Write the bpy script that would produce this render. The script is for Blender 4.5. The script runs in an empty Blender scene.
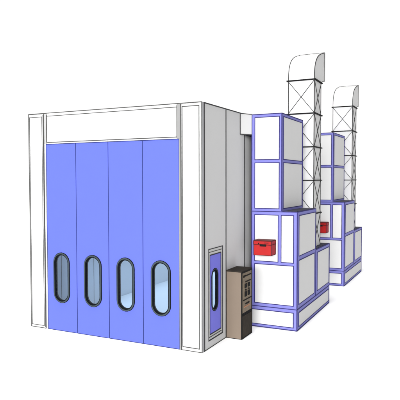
import bpy, bmesh, math
from mathutils import Vector, Matrix

S = bpy.context.scene
COL = S.collection

# ------------------------------------------------------------------ materials
def mat(name, col, rough=0.6, var=0.03, scale=3.0, spec=0.15, metal=0.0):
    m = bpy.data.materials.new(name); m.use_nodes = True
    nt = m.node_tree; b = nt.nodes['Principled BSDF']
    n = nt.nodes.new('ShaderNodeTexNoise'); n.inputs['Scale'].default_value = scale
    n.inputs['Detail'].default_value = 3
    tc = nt.nodes.new('ShaderNodeTexCoord')
    nt.links.new(tc.outputs['Object'], n.inputs['Vector'])
    r = nt.nodes.new('ShaderNodeValToRGB')
    lo = [max(0, c*(1-var)) for c in col]; hi = [min(1, c*(1+var)) for c in col]
    r.color_ramp.elements[0].position = .3; r.color_ramp.elements[1].position = .7
    r.color_ramp.elements[0].color = (*lo, 1); r.color_ramp.elements[1].color = (*hi, 1)
    nt.links.new(n.outputs['Fac'], r.inputs['Fac'])
    nt.links.new(r.outputs['Color'], b.inputs['Base Color'])
    b.inputs['Roughness'].default_value = rough
    b.inputs['Specular IOR Level'].default_value = spec
    b.inputs['Metallic'].default_value = metal
    return m

def glass(name, tint, gloss=0.04):
    m = bpy.data.materials.new(name); m.use_nodes = True
    nt = m.node_tree; nt.nodes.clear()
    o = nt.nodes.new('ShaderNodeOutputMaterial'); mx = nt.nodes.new('ShaderNodeMixShader')
    t = nt.nodes.new('ShaderNodeBsdfTransparent'); g = nt.nodes.new('ShaderNodeBsdfGlossy')
    t.inputs['Color'].default_value = (*tint, 1); g.inputs['Roughness'].default_value = .05
    mx.inputs[0].default_value = gloss
    nt.links.new(t.outputs[0], mx.inputs[1]); nt.links.new(g.outputs[0], mx.inputs[2])
    nt.links.new(mx.outputs[0], o.inputs[0])
    return m

WHITE = mat('white_paint', (0.44, 0.44, 0.44), var=.006)
LINE = mat('dark_seam_outline', (0.04, 0.04, 0.042), var=.1, spec=.03)  # wall seams and drawn edge outlines
GLINE = mat('grey_seam_outline', (0.048, 0.048, 0.046), var=.05)  # panel seams and drawn edge outlines
GREY = mat('grey_channel', (0.19, 0.19, 0.188), var=.02)
SGREY = mat('door_frame_grey', (0.42, 0.42, 0.415), var=.02)
CORNER = mat('corner_trim', (0.28, 0.28, 0.29), var=.03)
BLUE = mat('periwinkle_door', (0.072, 0.095, 0.4), var=.008)
BLINE = mat('navy_seam', (0.02, 0.026, 0.1), var=.05, spec=.03)
SDOOR = mat('violet_door', (0.135, 0.135, 0.52), var=.02)
FRAME = mat('lilac_frame', (0.132, 0.132, 0.37), var=.02)
NAVY = mat('navy_edge', (0.028, 0.025, 0.1), var=.05, spec=.03)
RIM = mat('slate_rubber', (0.03, 0.042, 0.05), var=.1, rough=.45)
BLACK = mat('black_rubber', (0.005, 0.006, 0.007), var=.1, spec=.03)
TAN = mat('tan_enamel', (0.135, 0.105, 0.08), var=.02)
PANELTAN = mat('olive_tan_panel', (0.145, 0.115, 0.078), var=.12, scale=14)
SHADE_KNOB = mat('brown_top_shade_and_knob', (0.02, 0.017, 0.014), var=.15, scale=8, spec=.03)  # shade of the cabinet top painted as brown; also colours the knobs
DARKB = mat('dark_brown_steel', (0.028, 0.023, 0.017), var=.2, scale=9, spec=.03)
RED = mat('red_enamel', (0.27, 0.008, 0.008), var=.04, rough=.45)
REDD = mat('dark_red_seam', (0.06, 0.004, 0.004), var=.05)
SHADE = mat('slate_painted_shade', (.035, .035, .05), var=.1, spec=.03)  # shade on tops, duct underside and outlet put into the colour
STEEL = mat('black_steel', (0.008, 0.008, 0.008), var=.1, spec=.03)
WIRE = mat('bracing_wire', (0.04, 0.04, 0.04), var=.1, spec=.03)
INNER = mat('inner_wall_paint', (0.88, 0.89, 0.9), var=.01)
INFLOOR = mat('inner_floor_paint', (0.74, 0.75, 0.76), var=.01)
GROUND = mat('white_floor', (0.8, 0.8, 0.8), var=.0, scale=.5)
GLASS = glass('blue_glass', (0.745, 0.87, 1.0))
ROOFG = glass('added_roof_glass', (.97, .98, .99), .03)  # for roof panes added to light the booth inside

# ------------------------------------------------------------------ mesh builder
class MB:
    def __init__(s, org=(0, 0, 0)):
        s.bm = bmesh.new(); s.o = Vector(org); s.mats = []
    def mi(s, m):
        if m not in s.mats: s.mats.append(m)
        return s.mats.index(m)
    def poly(s, pts_list, faces, m):
        k = s.mi(m)
        vs = [s.bm.verts.new(Vector(p) - s.o) for p in pts_list]
        for f in faces:
            fc = s.bm.faces.new([vs[i] for i in f]); fc.material_index = k
    def box(s, x0, x1, y0, y1, z0, z1, m, bev=0):
        x0, x1 = sorted((x0, x1)); y0, y1 = sorted((y0, y1)); z0, z1 = sorted((z0, z1))
        P = [(x, y, z) for z in (z0, z1) for y in (y0, y1) for x in (x0, x1)]
        s.poly(P, [(0, 2, 3, 1), (4, 5, 7, 6), (0, 1, 5, 4), (2, 6, 7, 3), (0, 4, 6, 2), (1, 3, 7, 5)], m)
        return s
    def bar(s, p, q, t, m):
        """square bar along p-q"""
        p = Vector(p); q = Vector(q); d = (q-p).normalized()
        up = Vector((0, 0, 1)) if abs(d.z) < .95 else Vector((0, 1, 0))
        a = d.cross(up).normalized()*t/2; b = d.cross(a).normalized()*t/2
        P = [r+i*a+j*b for r in (p, q) for i, j in ((-1, -1), (1, -1), (1, 1), (-1, 1))]
        s.poly(P, [(0, 1, 2, 3), (7, 6, 5, 4), (0, 4, 5, 1), (1, 5, 6, 2), (2, 6, 7, 3), (3, 7, 4, 0)], m)
    def outline(s, x0, x1, y0, y1, z0, z1, t, m):
        """drawn outline, slim bars along the twelve edges of a box"""
        e = t/2
        for a in (x0, x1):
            for b in (y0, y1): s.box(a-e, a+e, b-e, b+e, z0-e, z1+e, m)
        e = t/2*.97
        for a in (y0, y1):
            for b in (z0, z1): s.box(x0+t/2, x1-t/2, a-e, a+e, max(0.001, b-e), b+e, m)
        e = t/2*.94
        for a in (x0, x1):
            for b in (z0, z1): s.box(a-e, a+e, y0+t/2, y1-t/2, max(0.001, b-e), b+e, m)
    def slab(s, M, a0, a1, z0, z1, d0, d1, m):
        A = M(a0, d0, z0); B = M(a1, d1, z1)
        s.box(A[0], B[0], A[1], B[1], A[2], B[2], m)
    def ring(s, M, a0, a1, z0, z1, t, d0, d1, m):
        """four strips just inside the rectangle"""
        s.slab(M, a0, a0+t, z0, z1, d0, d1, m); s.slab(M, a1-t, a1, z0, z1, d0, d1, m)
        s.slab(M, a0+t, a1-t, z0, z0+t, d0, d1, m); s.slab(M, a0+t, a1-t, z1-t, z1, d0, d1, m)
    def prism(s, M, loop, d0, d1, m):
        n = len(loop)
        P = [M(a, d0, z) for a, z in loop]+[M(a, d1, z) for a, z in loop]
        s.poly(P, [tuple(range(n)), tuple(range(2*n-1, n-1, -1))]+[(i, i+n, (i+1) % n+n, (i+1) % n) for i in range(n)], m)
    def hoop(s, M, outer, inner, d0, d1, mf, mi=None, mo=None):
        n = len(outer)
        for (L0, L1, e0, e1, m) in ((outer, inner, d0, d0, mf), (inner, inner, d0, d1, mi or mf),
                                    (inner, outer, d1, d1, mf), (outer, outer, d1, d0, mo or mf)):
            P = [M(a, e0, z) for a, z in L0]+[M(a, e1, z) for a, z in L1]
            s.poly(P, [(i, (i+1) % n, (i+1) % n+n, i+n) for i in range(n)], m)
    def build(s, name, parent=None, **props):
        bmesh.ops.remove_doubles(s.bm, verts=s.bm.verts, dist=1e-6) if props.pop('weld', False) else None
        bmesh.ops.recalc_face_normals(s.bm, faces=s.bm.faces)
        me = bpy.data.meshes.new(name); s.bm.to_mesh(me); s.bm.free()
        for m in s.mats: me.materials.append(m)
        o = bpy.data.objects.new(name, me); COL.objects.link(o)
        if parent: o.parent = parent
        for k, v in props.items(): o[k] = v
        return o

def thing(name, label, cat, loc, group=None):
    o = bpy.data.objects.new(name, None); COL.objects.link(o); o.location = loc
    o.empty_display_size = .3
    o['label'] = label; o['category'] = cat
    if group: o['group'] = group
    return o

def copy_tree(o, parent=None):
    c = o.copy(); COL.objects.link(c)
    if parent: c.parent = parent
    for ch in [x for x in list(bpy.data.objects) if x.parent == o]: copy_tree(ch, c)
    return c

def stadium(ac, w, z0, z1, n=14):
    r = w/2; L = []
    for i in range(n+1):
        t = math.pi*i/n; L.append((ac+r*math.cos(t), z1-r+r*math.sin(t)))
    for i in range(n+1):
        t = math.pi+math.pi*i/n; L.append((ac+r*math.cos(t), z0+r+r*math.sin(t)))
    return L

def holed_leaf(mb, M, a0, a1, z0, z1, ac, w, h0, h1, d0, d1, m, n=14):
    """a door leaf pierced by an upright oval opening"""
    st = stadium(ac, w, h0, h1, n)
    r = w/2
    right = [(ac+r*math.sin(math.pi/2*i/(n/2)), h0+r-r*math.cos(math.pi/2*i/(n/2))) for i in range(n//2+1)] + \
            [(ac+r*math.cos(math.pi/2*i/(n/2)), h1-r+r*math.sin(math.pi/2*i/(n/2))) for i in range(n//2+1)]
    R = [(ac, z0), (a1, z0), (a1, z1), (ac, z1)]+right[::-1]
    L = [(2*ac-a if a != a1 else a0, z) for a, z in R]
    mb.prism(M, R, d0, d1, m); mb.prism(M, L, d0, d1, m)

def oval_window(parent, org, M, ac, w, z0, z1, ring, name='window_rim', pr=.022, pd=.006):
    mb = MB(org)
    o = stadium(ac, w, z0, z1); o2 = stadium(ac, w-.022, z0+.011, z1-.011)
    i1 = stadium(ac, w-2*ring*.62, z0+ring*.62, z1-ring*.62)
    i2 = stadium(ac, w-2*ring, z0+ring, z1-ring)
    mb.hoop(M, o, o2, -pr*.5, .06, BLACK)
    mb.hoop(M, o2, i1, -pr, .06, RIM, BLACK, RIM)
    mb.hoop(M, i1, i2, -pr*.35, .06, BLACK)
    rim = mb.build(name, parent)
    mb = MB(org); mb.prism(M, i2, pd, pd+.008, GLASS); mb.build('window_pane', parent)
    return rim

F = lambda a, d, z: (a, d, z)                     # faces -Y
def SX(x): return lambda a, d, z: (x-d, a, z)     # faces +X
def FY(y): return lambda a, d, z: (a, y+d, z)     # faces -Y at depth y

# ------------------------------------------------------------------ ground
g = MB(); g.poly([(-3000, -3000, 0), (3000, -3000, 0), (3000, 3000, 0), (-3000, 3000, 0)], [(0, 1, 2, 3)], GROUND)
g.build('ground', kind='structure')

# ------------------------------------------------------------------ spray booth
W, H, D = 4.524, 5.0, 8.7
booth = thing('spray_booth', 'large white industrial spray booth with four blue folding door leaves and oval windows', 'spray booth', (-W/2, 0, 0))
O = (-W/2, 0, 0)
T = .08
# side wall with door opening (right side, seen)
dy0, dy1, dz0, dz1 = .30, .99, .165, 2.043
SW = SX(0)
mb = MB(O)
mb.slab(SW, .1, dy0, .0, H-.0, 0, T, WHITE)
mb.slab(SW, dy0, dy1, dz1, H, 0, T, WHITE); mb.slab(SW, dy0, dy1, 0, dz0, 0, T, WHITE)
mb.slab(SW, dy1, D, 0, H, 0, T, WHITE)
t = .02
mb.box(-.012, .008, .1, D, H-.01, H+.012, LINE)
mb.box(-.012, .008, .1, D, 0, .016, GLINE)
y = 1.18
while y < D-.3:
    mb.slab(SW, y-.017, y+.017, .016, H-.01, -.007, .01, LINE); y += 1.084
mb.build('side_wall', booth)
# left and rear wall
mb = MB(O)
mb.box(-W, -W+T, .1, D, 0, H, INNER); mb.outline(-W, -W+T, .1, D, 0, H, .012, GLINE)
for y in (.98, 2.29, 7.4):
    mb.box(-W+T-.002, -W+T+.006, y-.007, y+.007, 0.03, H-.1, mat('inner_seam', (.25, .26, .28)))
mb.build('side_wall', booth)
mb = MB(O); mb.box(-W+T+.01, -T-.01, D-T, D, 0, H-.002, INNER); mb.outline(-W+T+.01, -T-.01, D-T, D, 0, H, .012, GLINE); mb.build('rear_wall', booth)
mb = MB(O); mb.box(-W+T+.004, -T-.004, .12, D-T-.004, .004, .02, INFLOOR); mb.build('floor_plate', booth)
# roof: unseen frame beams, clear panes added to let daylight into the booth
mb = MB(O)
n = 6
for i in range(n+1):
    yy = .12+(D-T-.24)*i/n
    mb.box(-W+T+.002, -T-.002, yy, yy+.1, H-.12, H-.02, WHITE)
rf = mb.build('roof', booth)
for i in range(n):
    ya = .12+(D-T-.24)*i/n+.104; yb = .12+(D-T-.24)*(i+1)/n-.004
    mb = MB(O); mb.box(-W+T+.01, -T-.01, ya, yb, H-.07, H-.06, ROOFG); mb.build('added_roof_pane', rf)
# corner post of the side, front posts
mb = MB(O)
mb.box(-.467, 0, 0, .096, 0, H, WHITE)
mb.slab(SW, .004, .082, .0, H-.004, -.004, 0, CORNER)
mb.slab(SW, .082, .118, .0, H, -.009, .002, LINE)
mb.ring(F, -.446, -.052, .065, 4.945, .016, -.005, .0, GLINE)
mb.ring(F, -.467, .004, 0.001, H+.006, .012, -.007, .0, GLINE)
mb.box(-.467, 0, -.007, .096, H, H+.007, GLINE)
mb.build('corner_post', booth)
mb = MB(O)
mb.box(-W, -4.055, 0, .096, 0, H, WHITE)
mb.ring(F, -4.50, -4.112, .055, 4.935, .014, -.005, 0, GLINE)
mb.ring(F, -W-.004, -4.055, .001, H+.004, .014, -.007, 0, GLINE)
mb.slab(F, -4.512, -4.498, .014, 4.96, -.004, 0, GREY)
mb.build('corner_post', booth)
# grey channels
mb = MB(O); mb.box(-.558, -.468, -.012, .05, 4.300, H-.012, GREY)
mb.box(-.509, -.4675, -.010, .05, 0, 4.299, GREY)
mb.box(-.562, -.553, -.016, .0, 4.32, H-.03, GLINE)
mb.box(-.473, -.464, -.016, -.002, 0, H-.014, GLINE)
mb.build('door_track_channel', booth)
mb = MB(O); mb.box(-4.054, -3.975, -.010, .05, 4.300, H-.012, mat('pale_grey_channel', (.29, .29, .288), var=.02)); mb.box(-4.054, -4.004, -.010, .05, 0, 4.299, WHITE)
mb.box(-3.979, -3.968, -.016, .0, 4.33, H-.03, GLINE)
mb.box(-4.086, -4.070, -.012, .0, .03, H-.03, GLINE)
mb.box(-4.054, -4.043, -.016, -.002, 0.02, H-.014, GLINE)
mb.build('door_track_channel', booth)
# header
mb = MB(O); mb.box(-3.974, -.559, 0, .08, 4.30, H, WHITE)
mb.slab(F, -3.968, -.563, 4.928, 4.942, -.006, 0, GLINE)
mb.slab(F, -3.968, -.563, 4.325, 4.343, -.006, 0, GLINE)
mb.slab(F, -W, 0, H-.004, H+.012, -.008, .01, GLINE)
mb.build('header_panel', booth)
# four door leaves
xs = [-4.002, -3.143, -2.261, -1.384, -.511]
wc = [-3.582, -2.697, -1.828, -.952]
ww = [.476, .486, .466, .480]
wins = [(.648, 1.815), (.648, 1.811), (.643, 1.81), (.637, 1.805)]
labels = [None]*4
for i in range(4):
    a0, a1 = xs[i]+.009, xs[i+1]-.009
    mb = MB(O)
    holed_leaf(mb, F, a0, a1, .012, 4.285, wc[i], ww[i]-.06, wins[i][0]+.03, wins[i][1]-.03, .0, .05, BLUE)
    if i == 0: mb.slab(F, xs[0], xs[0]+.009, .0, 4.296, -.002, .045, BLINE)
    mb.slab(F, xs[i+1]-.009, xs[i+1]+(.009 if i < 3 else 0), .0, 4.296, .003 if i < 3 else -.002, .047, BLINE)
    mb.slab(F, a0, a1, 4.286, 4.298, -.004, .047, BLINE)
    mb.slab(F, a0, a1, 0.001, .011, -.004, .047, BLINE)
    lf = mb.build('door_leaf', booth)
    oval_window(lf, O, F, wc[i], ww[i], wins[i][0], wins[i][1], .063)
# personnel door on the side
mb = MB(O)
mb.ring(SW, dy0-.012, dy1+.012, dz0-.012, dz1+.012, .015, -.008, .03, LINE)
mb.ring(SW, dy0+.008, dy1-.008, dz0+.008, dz1-.008, .052, .004, .05, SGREY)
mb.slab(SW, dy0+.06, dy1-.06, dz1-.115, dz1-.06, .008, .05, SGREY)
mb.slab(SW, dy0+.03, dy1-.03, dz1-.066, dz1-.054, -.004, .008, GLINE)
mb.slab(SW, dy0+.06, dy1-.06, dz0+.06, dz0+.10, .008, .05, SGREY)
mb.slab(SW, dy0+.03, dy1-.03, dz0+.052, dz0+.064, -.004, .008, GLINE)
mb.ring(SW, dy0+.06, dy1-.06, dz0+.10, dz1-.115, .016, -.002, .05, LINE)
mb.build('door_frame', booth)
mb = MB(O)
holed_leaf(mb, SW, dy0+.082, dy1-.082, dz0+.122, dz1-.137, .618, .30, .75, 1.60, .006, .05, SDOOR)
lf = mb.build('side_door', booth)
oval_window(lf, O, SW, .618, .345, .715, 1.622, .05, pr=-.004, pd=.014)

# ------------------------------------------------------------------ control cabinet
kx, k0, k1, kz = .367, 1.178, 1.774, 1.49
cab = thing('control_cabinet', 'tan and dark brown control cabinet standing against the booth wall beside the small violet door', 'control cabinet', (kx/2, (k0+k1)/2, 0))
O = tuple(cab.location); KS = SX(kx)
mb = MB(O); mb.box(.012, kx, k0, k1, 0, kz-.02, TAN); mb.outline(.012, kx, k0, k1, 0.005, kz-.02, .012, STEEL); mb.build('housing', cab)
mb = MB(O); mb.box(.01, kx+.012, k0-.012, k1+.01, kz-.02, kz+.004, SHADE_KNOB); mb.build('lid_and_top_shade', cab)  # dark slab paints the shading of the cabinet top
mb = MB(O); mb.slab(KS, k0+.02, k1-.03, .545, kz-.03, -.012, 0, PANELTAN); mb.ring(KS, k0-.008, k1+.01, .535, kz-.022, .03, -.016, 0, STEEL); mb.build('control_panel', cab)
mb = MB(O); mb.slab(KS, k0+.012, k1-.006, .012, .50, -.014, 0, DARKB); mb.ring(KS, k0-.004, k1+.008, .004, .532, .022, -.018, 0, STEEL); mb.build('lower_door', cab)
def kslab(name, a0, a1, z0, z1, m=STEEL, d=-.026):
    mb = MB(O); mb.slab(KS, k0+a0, k0+a1, z0, z1, d, -.012, m); mb.build(name, cab)
kslab('vent_slot', .20, .52, 1.352, 1.374)
kslab('vent_slot', .08, .17, 1.340, 1.385)
kslab('label_plate', .20, .50, 1.222, 1.242)
for a in (.16, .34): kslab('display', a, a+.11, 1.10, 1.19)
for a in (.16, .34): kslab('display', a, a+.11, 0.91, 1.02)
for a in (.215, .395):
    mb = MB(O); L = [(k0+a+.035*math.cos(q*math.pi/6), 1.055+.02*math.sin(q*math.pi/6)) for q in range(12)]
    mb.prism(KS, L, -.03, -.012, SHADE_KNOB); mb.build('knob', cab)
kslab('label_plate', .07, .53, .832, .850)
kslab('label_plate', .20, .42, .735, .762)
mb = MB(O); mb.slab(KS, k0+.12, k0+.44, .675, .70, -.02, -.012, mat('copper_label', (.30, .14, .07))); mb.build('label_plate', cab)

# ------------------------------------------------------------------ air handling unit
xa, xb, xb2 = .171, .898, 1.270
yt, yu, yl, y3 = 2.312, 4.036, 3.972, 5.495
zu, zm, zl, zr, zb = 4.984, 3.895, 2.730, 1.678, .498
LT = .020
unit = thing('air_handling_unit', 'nearer stepped air handling unit with lilac frames, white panels and tall braced exhaust stack', 'air handling unit', (xa, yt, 0), 'stepped air handling units with exhaust stacks')
O = (xa, yt, 0)
def section(x0, x1, y0, y1, z0, z1, name, foot=False):
    mb = MB(O); mb.box(x0, x1, y0, y1, z0, z1, FRAME)
    e = LT/2
    for a in (x0, x1):
        for b in (y0, y1): mb.box(a-e, a+e, b-e, b+e, z0+.001 if foot else z0+e+.001, z1+e*.9, NAVY)
        for c in ((z0+e, z1) if foot else (z1,)): mb.box(a-e*.94, a+e*.94, y0+e, y1-e, c-e*.9, c+e*.9, NAVY)
    for b in (y0, y1):
        for c in ((z0+e, z1) if foot else (z1,)): mb.box(x0+e, x1-e, b-e*.97, b+e*.97, c-e*.88, c+e*.88, NAVY)
    return mb.build(name, unit)
def panel(par, M, a0, a1, z0, z1, t=.017):
    mb = MB(O); mb.slab(M, a0, a1, z0, z1, -.006, .0, WHITE); mb.ring(M, a0-t*.5, a1+t*.5, z0-t*.5, z1+t*.5, t, -.011, 0, NAVY)
    mb.build('panel', par)
FT = FY(yt)
up = section(xa, xb, yt, yu, zl+.002, zu, 'upper_cabinet')
lo = section(xa, xb2, yt, yl, zb+.001, zl, 'lower_cabinet')
ba = section(xa, xb2, yt, y3, 0.003, zb-.001, 'base_cabinet', True)
re = section(xa, xb2, yl+.002, y3, zb+.001, zr, 'rear_cabinet')
for z0, z1 in ((3.935, 4.915), (2.80, 3.86)):
    panel(up, FT, .247, .838, z0, z1)
    panel(up, SX(xb), yt+.11, yu-.07, z0, z1)
panel(lo, FT, .247, .818, 1.565, 2.65); panel(lo, FT, .893, 1.186, 1.565, 2.65)
panel(lo, FT, .247, 1.186, .575, 1.495)
SB = SX(xb2)
panel(lo, SB, yt+.13, yl-.06, 1.715, 2.645); panel(lo, SB, yt+.13, yl-.13, .60, 1.615)
panel(re, SB, yl+.17, y3-.08, .60, zr-.085)
panel(ba, FT, xa+.01, 1.186, .075, .415); panel(ba, SB, yt+.13, y3-.07, .085, .405)
NX = lambda a, d, z: (xa+d, a, z)
for z0, z1 in ((3.935, 4.915), (2.80, 3.86)): panel(up, NX, yt+.08, yu-.08, z0, z1)
panel(lo, NX, yt+.08, yl-.08, 1.6, 2.64); panel(lo, NX, yt+.08, yl-.08, .6, 1.5)
def lid_and_top_shade(par, x0, x1, y0, y1, z):
    mb = MB(O); mb.box(x0, x1, y0, y1, z+.001, z+.014, SHADE); mb.build('lid_and_top_shade', par)  # dark slab, shading of the top face put into its colour
lid_and_top_shade(lo, xb+.014, xb2-.03, yt+.06, yl-.03, zl); lid_and_top_shade(re, xa+.03, xb2-.03, yl+.03, y3-.05, zr)
# connecting duct, angled from booth wall to the unit
mb = MB(O)
zd = 4.517
P = [(0.002, 1.99), (xa-.004, yt-.01), (xa-.004, yu-.3), (.002, yu)]
def yprism(P, z0, z1, m):
    n = len(P); V = [(x, y, z0) for x, y in P]+[(x, y, z1) for x, y in P]
    mb.poly(V, [tuple(range(n)), tuple(range(n, 2*n))]+[(i, (i+1) % n, (i+1) % n+n, i+n) for i in range(n)], m)
yprism(P, zd, H-.006, WHITE)
for z in (zd, H-.006): mb.bar((0.004, 1.985, z), (xa-.004, yt-.014, z), .02 if z < 4.8 else .016, LINE)
mb.bar((0.008, 1.985, zd), (0.008, 1.985, H-.006), .016, LINE)
mb.box(.01, xa-.006, 2.3, yu-.3, zd-.012, zd, SHADE)  # dark sheet paints the shade under the duct
mb.build('connecting_duct', unit)
# red burner box
rx0, rx1, ry0, rz0, rz1 = .345, .760, 1.985, 1.748, 2.085
mb = MB(O); mb.box(rx0, rx1, ry0, yt-.012, rz0, rz1-.10, RED); mb.outline(rx0, rx1, ry0, yt-.012, rz0, rz1-.10, .012, REDD)
rb = mb.build('burner_box', unit)
mb = MB(O); mb.box(rx0-.004, rx1+.004, ry0-.004, yt-.012, rz1-.094, rz1-.012, RED); mb.outline(rx0-.004, rx1+.004, ry0-.004, yt-.014, rz1-.094, rz1-.012, .014, REDD)
mb.box(rx0+.0, rx1+.0, ry0+.01, yt-.014, rz1-.012, rz1+.004, REDD); mb.build('lid_and_top_shade', rb)
mb = MB(O); mb.box(.50, .645, ry0-.035, ry0-.012, rz1-.130, rz1-.082, STEEL); mb.box(.535, .545, ry0-.03, ry0, rz1-.12, rz1-.09, STEEL); mb.box(.625, .635, ry0-.03, ry0, rz1-.12, rz1-.09, STEEL); mb.build('handle', rb)
mb = MB(O); mb.box(.45, .475, ry0-.016, ry0-.006, rz1-.08, rz1-.055, STEEL); mb.build('latch', rb)
mb = MB(O); mb.box(.60, .70, ry0-.012, ry0-.005, rz1-.06, rz1-.045, REDD); mb.build('name_plate', rb)
# exhaust stack
sx0, sx1, sy0, sy1, bz, bd = .420, 1.110, 4.366, 5.064, 6.075, .875
mb = MB(O); mb.box(sx0, sx1, sy0, sy1, zr+.016, bz-.012, WHITE)
mb_l = .020
for x in (sx0, sx1):
    for yy in (sy0, sy1): mb.box(x-mb_l/2, x+mb_l/2, yy-mb_l/2, yy+mb_l/2, zr+.02, bz-.02, WIRE)
st = mb.build('exhaust_stack', unit)
zs = [bz-bd*k for k in range(5)]
for z in zs:
    mb = MB(O); e = .045; h = .0135
    mb.box(sx0-e, sx1+e, sy0-e, sy0-.002, z-h, z+h, STEEL); mb.box(sx0-e, sx1+e, sy1+.002, sy1+e, z-h, z+h, STEEL)
    mb.box(sx0-e, sx0-.002, sy0-.002, sy1+.002, z-h*.98, z+h*.98, STEEL); mb.box(sx1+.002, sx1+e, sy0-.002, sy1+.002, z-h*.98, z+h*.98, STEEL)
    mb.build('flange', st)
zz = zs+[zr+.03]
for k in range(5):
    za, zc = zz[k]-.02, zz[k+1]+.02; e = .008; w = .013
    mb = MB(O)
    for yy in (sy0-e, sy1+e):
        mb.bar((sx0, yy, za), (sx1, yy, zc), w, WIRE); mb.bar((sx1, yy-.002, za), (sx0, yy-.002, zc), w, WIRE)
    for xx in (sx0-e, sx1+e):
        mb.bar((xx, sy0, za), (xx, sy1, zc), w, WIRE); mb.bar((xx+.002, sy1, za), (xx+.002, sy0, zc), w, WIRE)
    mb.build('cross_brace', st)
# hood: quarter-round elbow opening to the back
hy, hz = 5.435, 6.955; z0 = bz+.018
prof = []
knots = [(sy0, z0), (4.369, 6.22), (4.395, 6.348), (4.432, 6.445), (4.487, 6.53), (4.572, 6.622), (4.68, 6.703), (4.80, 6.768), (4.947, 6.828), (5.15, 6.894), (hy-.04, hz)]
prof = [Vector(p) for p in knots]
for _ in range(2):      # corner cutting for a smooth bend
    q = [prof[0]]
    for a, b in zip(prof, prof[1:]): q += [a*.75+b*.25, a*.25+b*.75]
    prof = q+[prof[-1]]
prof = [tuple(p) for p in prof]
N = len(prof)-2
prof += [(hy-.04, z0+.10), (sy1, z0)]
mb = MB(O)
n = len(prof)
V = [(sx0, a, b) for a, b in prof]+[(sx1, a, b) for a, b in prof]
k_open = N+1
faces = [tuple(range(n)), tuple(range(n, 2*n))]+[(i, (i+1) % n, (i+1) % n+n, i+n) for i in range(n) if i != k_open]
mb.poly(V, faces, WHITE)
# recessed dark sheet painting the shade inside the outlet
mb.box(sx0+.03, sx1-.03, hy-.16, hy-.15, z0+.14, hz-.03, SHADE)
for x in (sx0, sx1):
    for i in range(0, N+1): mb.bar((x, *prof[i]), (x, *prof[i+1]), .018, WIRE)
    mb.bar((x, *prof[N+2]), (x, *prof[N+3]), .014, WIRE)
hd = mb.build('hood', st)
mb = MB(O)
for a0, a1, c0, c1 in ((sx0-.012, sx0+.02, z0+.10, hz+.012), (sx1-.02, sx1+.012, z0+.10, hz+.012)):
    mb.box(a0, a1, hy-.05, hy+.02, c0, c1, SGREY)
mb.box(sx0+.02, sx1-.02, hy-.05, hy+.02, hz-.02, hz+.012, SGREY); mb.box(sx0+.02, sx1-.02, hy-.05, hy+.02, z0+.10, z0+.13, SGREY)
mb.outline(sx0-.012, sx1+.012, hy-.05, hy+.02, z0+.10, hz+.012, .010, WIRE)
mb.build('outlet_rim', hd)

u2 = copy_tree(unit)
u2.location = (xa-.093, yt+5.705, 0)
u2['label'] = 'farther stepped air handling unit with its stack, partly hidden behind the nearer unit'

# ------------------------------------------------------------------ camera
C = Vector((4.69, -9.521, 3.472)); yw, pt, rl = map(math.radians, (26.43, 2.173, -.123)); f = 536.142
fw = Vector((-math.sin(yw)*math.cos(pt), math.cos(yw)*math.cos(pt), -math.sin(pt)))
R = Vector((math.cos(yw), math.sin(yw), 0)); U = R.cross(fw)
R2 = R*math.cos(rl)+U*math.sin(rl); U2 = -R*math.sin(rl)+U*math.cos(rl)
cd = bpy.data.cameras.new('camera'); cam = bpy.data.objects.new('camera', cd); COL.objects.link(cam)
m3 = Matrix((R2, U2, -fw)).transposed()
cam.matrix_world = Matrix.Translation(C) @ m3.to_4x4()
cd.sensor_width = 36; cd.lens = f/400*36; cd.clip_end = 9000; cd.clip_start = .1
S.camera = cam

# ------------------------------------------------------------------ light
EL, AZ = 79, 4     # elevation; azimuth from -Y towards +X
sd = bpy.data.lights.new('sun', 'SUN'); so = bpy.data.objects.new('sun', sd); COL.objects.link(so)
sd.energy = 3.85; sd.angle = math.radians(20); sd.color = (1, .995, .985)
dirv = Vector((math.sin(math.radians(AZ))*math.cos(math.radians(EL)), -math.cos(math.radians(AZ))*math.cos(math.radians(EL)), math.sin(math.radians(EL))))
so.rotation_euler = dirv.to_track_quat('Z', 'Y').to_euler(); so.location = dirv*40

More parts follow.
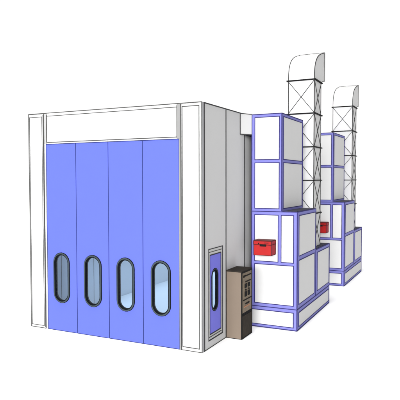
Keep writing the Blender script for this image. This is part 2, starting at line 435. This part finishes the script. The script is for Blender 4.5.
w = bpy.data.worlds.new('World'); S.world = w; w.use_nodes = True
nt = w.node_tree; nt.nodes.clear()
out = nt.nodes.new('ShaderNodeOutputWorld'); bg = nt.nodes.new('ShaderNodeBackground')
tc = nt.nodes.new('ShaderNodeTexCoord')
sep = nt.nodes.new('ShaderNodeSeparateXYZ'); nt.links.new(tc.outputs['Generated'], sep.inputs[0])
def math_(op, a, b=None, c=None):
    n = nt.nodes.new('ShaderNodeMath'); n.operation = op
    for i, v in enumerate((a, b, c)):
        if v is None: continue
        if isinstance(v, (int, float)): n.inputs[i].default_value = v
        else: nt.links.new(v, n.inputs[i])
    return n.outputs[0]
def mr(v, a, b, c, d):
    n = nt.nodes.new('ShaderNodeMapRange'); n.interpolation_type = 'SMOOTHSTEP'
    nt.links.new(v, n.inputs[0])
    for i, q in enumerate((a, b, c, d)): n.inputs[i+1].default_value = q
    return n.outputs[0]
x, y, z = sep.outputs
hl = math_('SQRT', math_('ADD', math_('MULTIPLY', x, x), math_('MULTIPLY', y, y)))
dt = math_('ADD', math_('MULTIPLY', x, -math.sin(math.radians(30))), math_('MULTIPLY', y, math.cos(math.radians(30))))
dn = math_('DIVIDE', dt, math_('ADD', hl, 1e-4))
back = math_('MULTIPLY', mr(dn, .30, .52, 0, 1), mr(z, .55, .75, 1, 0))
DIM, FRONT = .05, 29
fa = math.radians(-12)
dl = math_('DIVIDE', math_('ADD', math_('MULTIPLY', x, -math.sin(fa)), math_('MULTIPLY', y, -math.cos(fa))), math_('ADD', hl, 1e-4))
fr = math_('MULTIPLY', mr(dl, .89, .95, 0, FRONT), mr(z, .22, .36, 1, 0))  # added soft key light: bright low band in front, no real source
val = math_('ADD', math_('ADD', math_('MULTIPLY', back, 1.03-DIM), DIM), fr)
nt.links.new(val, bg.inputs['Strength']); bg.inputs['Color'].default_value = (1, 1, 1, 1)
nt.links.new(bg.outputs[0], out.inputs[0])

S.render.engine = 'CYCLES'
S.cycles.use_denoising = True
S.cycles.max_bounces = 8; S.cycles.transparent_max_bounces = 16
S.view_settings.view_transform = 'Standard'; S.view_settings.look = 'None'
S.view_settings.exposure = 0; S.view_settings.gamma = 1
